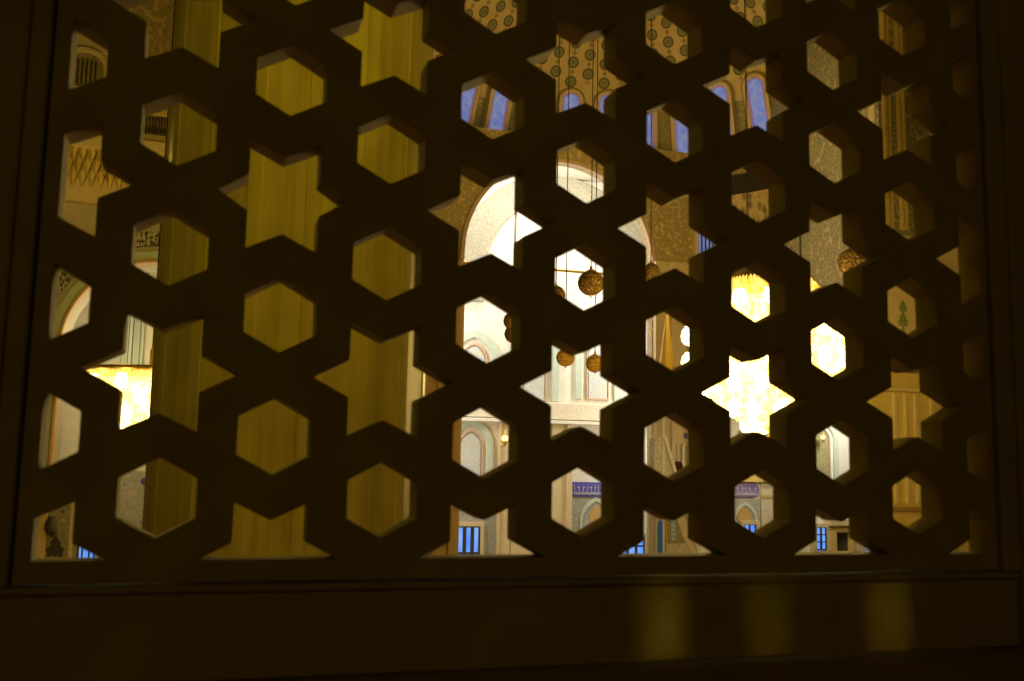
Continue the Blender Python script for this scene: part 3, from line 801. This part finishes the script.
# upper aisle: arched recess, gallery rail, stalactite frieze
zu = ZLf(205, 85)
struct(obj('upper_wall', B1(lw0-1.4, lw1-.02, YL-.22, YL-.003, zu, 14), A['cream_plaster']))
struct(slab('trim_10', archring(XU(86), 20.5*pL, 15.5*pL, ZLf(92,86), ZLf(76,86)), [], YL-.30, .08, 'beige_stone', bev=.01))
struct(slab('recess', arch(XU(86), 15.3*pL, ZLf(91.5,86), ZLf(76,86), n=30), [], YL-.25, .03, 'olive_tile'))
bm = bmesh.new()
for k in range(6):
    x = XU(75+k*4.4); box(bm, x-.012, x+.012, YL-.29, YL-.255, ZLf(91,86), ZLf(66,86))
struct(obj('recess_bars', bm, A['dark_bronze']))
bm = bmesh.new(); rows = 3
for rr_ in range(rows):
    for k in range(16):
        x = W(40+k*9+rr_*4.5, 175, YL).x
        bmesh.ops.create_cone(bm, cap_ends=True, segments=6, radius1=.01, radius2=4.6*pL, depth=12*pL, matrix=Matrix.Translation((x, YL-.30-.05*(rows-rr_), ZLf(163+rr_*11,85))))
struct(obj('stalactites', bm, A['muqarnas_gold']))
gl = thing('gallery_balustrade', 'dark balusters of a small gallery high in the left aisle, beside the marble pier', 'balustrade', (XU(110), YL-.3, ZLf(157,85)))
bm = B1(lw0, lw1, YL-.55, YL-.222, ZLf(157,85), ZLf(143,85)); bevel(bm, .03); rel(obj('gallery_slab', bm, A['cream_plaster']), gl)
rel(obj('coping', B1(lw0, lw1, YL-.52, YL-.45, ZLf(125,150), ZLf(119,150)), A['yellow_stone']), gl)
for k in range(17):
    x = W(124+k*3.0, 134, YL).x; bm = bmesh.new()
    lathe(bm, [(0,ZLf(143,150)),(.016,ZLf(143,150)),(.022,ZLf(138,150)),(.012,ZLf(134,150)),(.016,ZLf(125.2,150)),(0,ZLf(125.2,150))], 8, (x, YL-.48, 0))
    rel(obj('baluster', bm, A['dark_bronze']), gl)
bm = bmesh.new(); 
struct(slab('painted_spandrel', rect(XU(130), XU(240), ZLf(72,160), ZLf(-60,160)), [], YL-.26, .035, 'brown_ornament')); bm.free()

# ------------------------------------------------------------------ hanging globes
def globe(u, v, rpx, Y, label, mat='globe_openwork', cable=True, lobes=1):
    p = px(Y)*1.06; c = W(u, v, Y); r = rpx*p
    t = thing('globe_lamp', label, 'hanging lamp', c, 'openwork globes hanging in the hall')
    bm = bmesh.new()
    bmesh.ops.create_uvsphere(bm, u_segments=32, v_segments=18, radius=r)
    for q in bm.verts:                              # bosses of the pierced metal
        a = atan2(q.co.y, q.co.x); z = q.co.z/r
        q.co *= 1+.035*(1 if (int(round((a+pi)/(2*pi)*32))+int(round((z+1)*9))) % 2 else -1)*(1-abs(z)**4)
    gb = obj('globe', bm, A[mat], t, False)
    bm = bmesh.new()
    for k in range(3):
        e = (-.45, 0, .45)[k]; rr = r*sqrt(1-e*e)*1.03
        lathe(bm, [(rr*.98, e*r-.03*r), (rr*1.03, e*r), (rr*.98, e*r+.03*r)], 28)
    obj('band', bm, A['brass_dark'], gb, True)
    obj('cap', lathe(bmesh.new(), [(0,r*1.35),(r*.10,r*1.33),(r*.12,r*1.1),(r*.32,r*1.0),(r*.36,r*.93),(0,r*.90)], 14), A['gold'], t, True)
    obj('finial', lathe(bmesh.new(), [(0,-r*1.22),(r*.07,-r*1.16),(r*.05,-r*1.05),(r*.2,-r*.97),(0,-r*.9)], 12), A['gold'], t, True)
    if cable:
        top = DC.z+sqrt(max(.5, DR*DR-(c.x-DC.x)**2-(c.y-DC.y)**2))*.985 if (c.x-DC.x)**2+(c.y-DC.y)**2 < DR*DR*.97 else 21
        obj('cable', tube(bmesh.new(), (0,0,r*1.3), (0,0,top-c.z), .008*Y/14, 6), A['cable'], t)
    return t
globe(591, 283, 12, 19, 'largest openwork globe lamp, dark against the white bay just below the tie rod')
globe(556, 295, 8.5, 21, 'openwork globe lamp left of the largest globe, half hidden by the lattice edge')
globe(513, 321, 8.5, 21, 'upper of two openwork globe lamps overlapping before the white bay wall')
globe(514, 334, 8.5, 22.5, 'lower of two openwork globe lamps overlapping before the white bay wall')
globe(565.5, 357.5, 8.3, 22, 'amber globe lamp, left of the two in the central star opening', 'amber_glass')
globe(595, 363.5, 8.3, 22, 'amber globe lamp, right of the two in the central star opening, before a tile panel', 'amber_glass')
globe(651, 272, 8.5, 20, 'openwork globe lamp in front of the right edge of the bright arch')
globe(851, 262, 13.5, 17, 'openwork globe lamp right above the big glowing chandelier')

# ------------------------------------------------------------------ chandelier
def chandelier(u, v, Y, label, k=1.0, lamps=(0,14,20,20,16,12,6), tiers=((46,-78),(72,-50),(90,-16),(90,14),(76,42),(52,68),(26,84))):
    p = px(Y)*.93*k; c = W(u, v, Y)
    t = thing('chandelier', label, 'chandelier', c)
    for (r, dv), n in zip(tiers, lamps):
        z = -dv*p; R = r*p
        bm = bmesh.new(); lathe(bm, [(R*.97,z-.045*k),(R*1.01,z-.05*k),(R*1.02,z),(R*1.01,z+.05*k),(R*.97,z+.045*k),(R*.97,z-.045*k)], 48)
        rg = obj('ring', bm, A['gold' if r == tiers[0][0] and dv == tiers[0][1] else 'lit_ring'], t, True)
        for q in range(n):
            a = 2*pi*(q+.3)/n
            me = LAMP_ME.get(k)
            if not me:
                b2 = lathe(bmesh.new(), [(0,-.13*k),(.06*k,-.12*k),(.11*k,-.05*k),(.12*k,.04*k),(.09*k,.15*k),(.085*k,.15*k),(0,.11*k)], 12)
                me = bpy.data.meshes.new('lamp_cup'); b2.to_mesh(me); b2.free(); me.materials.append(A['lamp_glass'])
                for f in me.polygons: f.use_smooth = True
                LAMP_ME[k] = me
            o = bpy.data.objects.new('lamp_cup', me); COL.objects.link(o); o.parent = rg
            o.location = ((R+.02*k)*cos(a), (R+.02*k)*sin(a), z-.02)
    for q, ((r0, d0), (r1, d1)) in enumerate(zip(tiers, tiers[1:])):
        bm = bmesh.new(); n = 64                       # strings of glass drops between two rings
        for j in range(n):
            a = 2*pi*j/n; 
            p0 = Vector((r0*p*.96*cos(a), r0*p*.96*sin(a), -d0*p)); p1 = Vector((r1*p*.96*cos(a), r1*p*.96*sin(a), -d1*p))
            for s_ in range(5):
                m0 = p0.lerp(p1, (s_+.5)/5); w = max(.03*k, .80*(r0+(r1-r0)*(s_+.5)/5)*p*pi/n)
                bmesh.ops.create_icosphere(bm, subdivisions=1, radius=1, matrix=Matrix.Translation(m0) @ Matrix.Diagonal((w, w, (p1-p0).length*.13, 1)))
        sk = bmesh.new(); lathe(sk, [(r0*p*.90, -d0*p), ((r0+r1)*.5*p*.90, -(d0+d1)*.5*p), (r1*p*.90, -d1*p)], 64)  # added glowing skirt, closes the dark gaps between the strings
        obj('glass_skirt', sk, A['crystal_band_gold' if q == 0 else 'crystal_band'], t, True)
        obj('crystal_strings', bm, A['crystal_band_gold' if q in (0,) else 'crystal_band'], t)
    bm = bmesh.new(); tube(bm, (0,0,76*p), (0,0,-84*p), .05*k, 10)
    obj('stem', bm, A['gold'], t)
    obj('finial', lathe(bmesh.new(), [(0,-.42*k),(.04*k,-.38*k),(.10*k,-.26*k),(.04*k,-.15*k),(.12*k,-.06*k),(0,0)], 14, (0,0,-84*p)), A['gold'], t, True)
    return t, p, c
LAMP_ME = {}
ch, pc, cc = chandelier(770, 350, 14.0, 'huge glowing tiered chandelier of glass lamps right of centre')
for a in (-2.6, -1.4, .2, 1.5):
    bm = tube(bmesh.new(), (50*pc*cos(a), 50*pc*sin(a), 72*pc), (50*pc*cos(a), 50*pc*sin(a), 18-cc.z), .007, 6)
    obj('suspension_cable', bm, A['cable'], ch)
c2, p2, k2 = chandelier(150, 394, 11.0, 'glowing small ring chandelier at the left, mostly hidden behind the marble pier', .55, (0,12,14,12,10,6,4), ((101,-36),(106,-16),(102,10),(82,38),(56,58),(36,68),(18,76)))
obj('suspension_cable', tube(bmesh.new(), (0,0,74*p2), (0,0,13-k2.z), .012, 6), A['cable'], c2)

# ------------------------------------------------------------------ light
def area(name, loc, target, sx, sy, power, col, spread=pi):
    l = bpy.data.lights.new(name, 'AREA'); l.shape = 'RECTANGLE'; l.size = sx; l.size_y = sy
    l.energy = power; l.color = col; l.spread = spread
    o = bpy.data.objects.new(name, l); COL.objects.link(o); o.location = loc
    o.rotation_euler = (Vector(target)-Vector(loc)).to_track_quat('-Z', 'Y').to_euler()
    return o
def point(name, loc, power, col, r=.15):
    l = bpy.data.lights.new(name, 'POINT'); l.energy = power; l.color = col; l.shadow_soft_size = r
    o = bpy.data.objects.new(name, l); COL.objects.link(o); o.location = loc
    return o
WARM = (1, .72, .20); AMB = (1, .70, .10); PIERC = (1, .73, .015); WHITE = (1, .93, .74)
# unseen white lights added behind the big arch to brighten the bay
area('cove_light', (acx, YA+.75, zsp+arr+.30), (acx, YB, zsp-2.5), 6, .3, 480, (1,.97,.88))
for sx in (xl-2.4, xr+2.4):
    area('cove_light', (sx, YA+.9, 10.4), (acx+(sx-acx)*.2, YB, 9.8), .5, 4, 340, (1,.97,.88))
    area('cove_light', (sx, YA+.9, 5.2), (acx+(sx-acx)*.2, YB, 5.4), .5, 2.2, 85, (1,.95,.82))
# unseen ring of fill lights added below the dome
for a in range(0, 360, 45):
    point('dome_lamp', DC+Vector((4.6*cos(radians(a)), 4.6*sin(radians(a)), .6)), 36, (1,.74,.14), .3)
# light of the chandelier
for a in range(4):
    point('chandelier_light', cc+Vector((105*pc*cos(a*pi/2+.6), 105*pc*sin(a*pi/2+.6), -20*pc)), 170, WARM, .25)
point('chandelier_light', cc+Vector((0,0,-110*pc)), 250, WARM, .25)
point('aisle_light', W(128, 352, 17.2), 62, (1,.84,.46), .15)  # unseen light added for the left chandelier's glow on the aisle wall
point('aisle_light', W(70, 150, 12.0), 90, AMB, .2)  # unseen fill light high in the left aisle
# unseen fill lights added between the screen and the marble pier
area('aisle_lamp', (-.6, .9, 8.6), (pcx, YPI, 4.6), 1.0, 1.0, 16, PIERC)
area('aisle_lamp', (3.6, 1.4, 8.6), (pcx, YPI, 4.6), 1.0, 1.0, 50, PIERC)
point('pier_lamp', W(930, 330, 17), 130, AMB, .2)  # unseen fill light near the yellow pier
point('hall_lamp', W(700, 250, 27), 260, WARM, .25)  # unseen fill light in the hall
area('wall_washer', W(850, 400, 30.5), W(838, 440, YR), 1.0, 1.0, 170, (1,.95,.80))  # unseen light added to brighten the right hand wall
area('wall_washer', W(760, 460, 30.5), W(750, 490, YR), 1.0, .5, 36, (1,.88,.58))  # unseen light added lower on the same wall
area('aisle_lamp', (-2.6, 2.4, 6.6), (pcx-.5, YPI, 4.4), .8, .8, 16, PIERC)  # unseen fill light added for the marble pier's left facets
point('pulpit_lamp', W(700, 455, 25.5), 62, (1,.90,.60), .3)  # unseen light added to whiten the pulpit
# unseen fill light added for the dim room in front of the screen
area('room_lamp', (-.2, -3.4, 5.0), (.6, 0, 4.3), .8, .8, 2.6, (1, .60, .02))
for ua, e in ((664, .010), (768, .005), (888, .008)):
    q = W(ua, 618, 0)
    area('light_shaft', (q.x+.25, -2.2, 4.75), (q.x, 0, ZL-.55*S), .05, .09, e*.12, (1,.74,.08), radians(1.6))  # unseen narrow lights added to throw stripes on the lower panel

w = bpy.data.worlds.new('world'); SC.world = w; w.use_nodes = True
w.node_tree.nodes['Background'].inputs[0].default_value = (1, .7, .12, 1)
w.node_tree.nodes['Background'].inputs[1].default_value = .006

SC.view_settings.view_transform = 'Standard'; SC.view_settings.look = 'None'
SC.view_settings.exposure = 0; SC.view_settings.gamma = 1; SC.view_settings.use_curve_mapping = False
SC.cycles.use_denoising = True
SC.cycles.max_bounces = 6; SC.cycles.diffuse_bounces = 3
SC.cycles.sample_clamp_indirect = 4

# fixed architecture that is neither wall, floor, ceiling, window nor door is trim
n_ = 10
for o in list(COL.objects):
    if o.get('kind') == 'structure' and not o.parent and not o.name.startswith(('wall', 'floor', 'ceiling', 'window', 'door', 'trim')):
        n_ += 1
        o['label'] = o.name.split('.')[0].replace('_', ' ')
        o.name = 'trim_%d' % n_
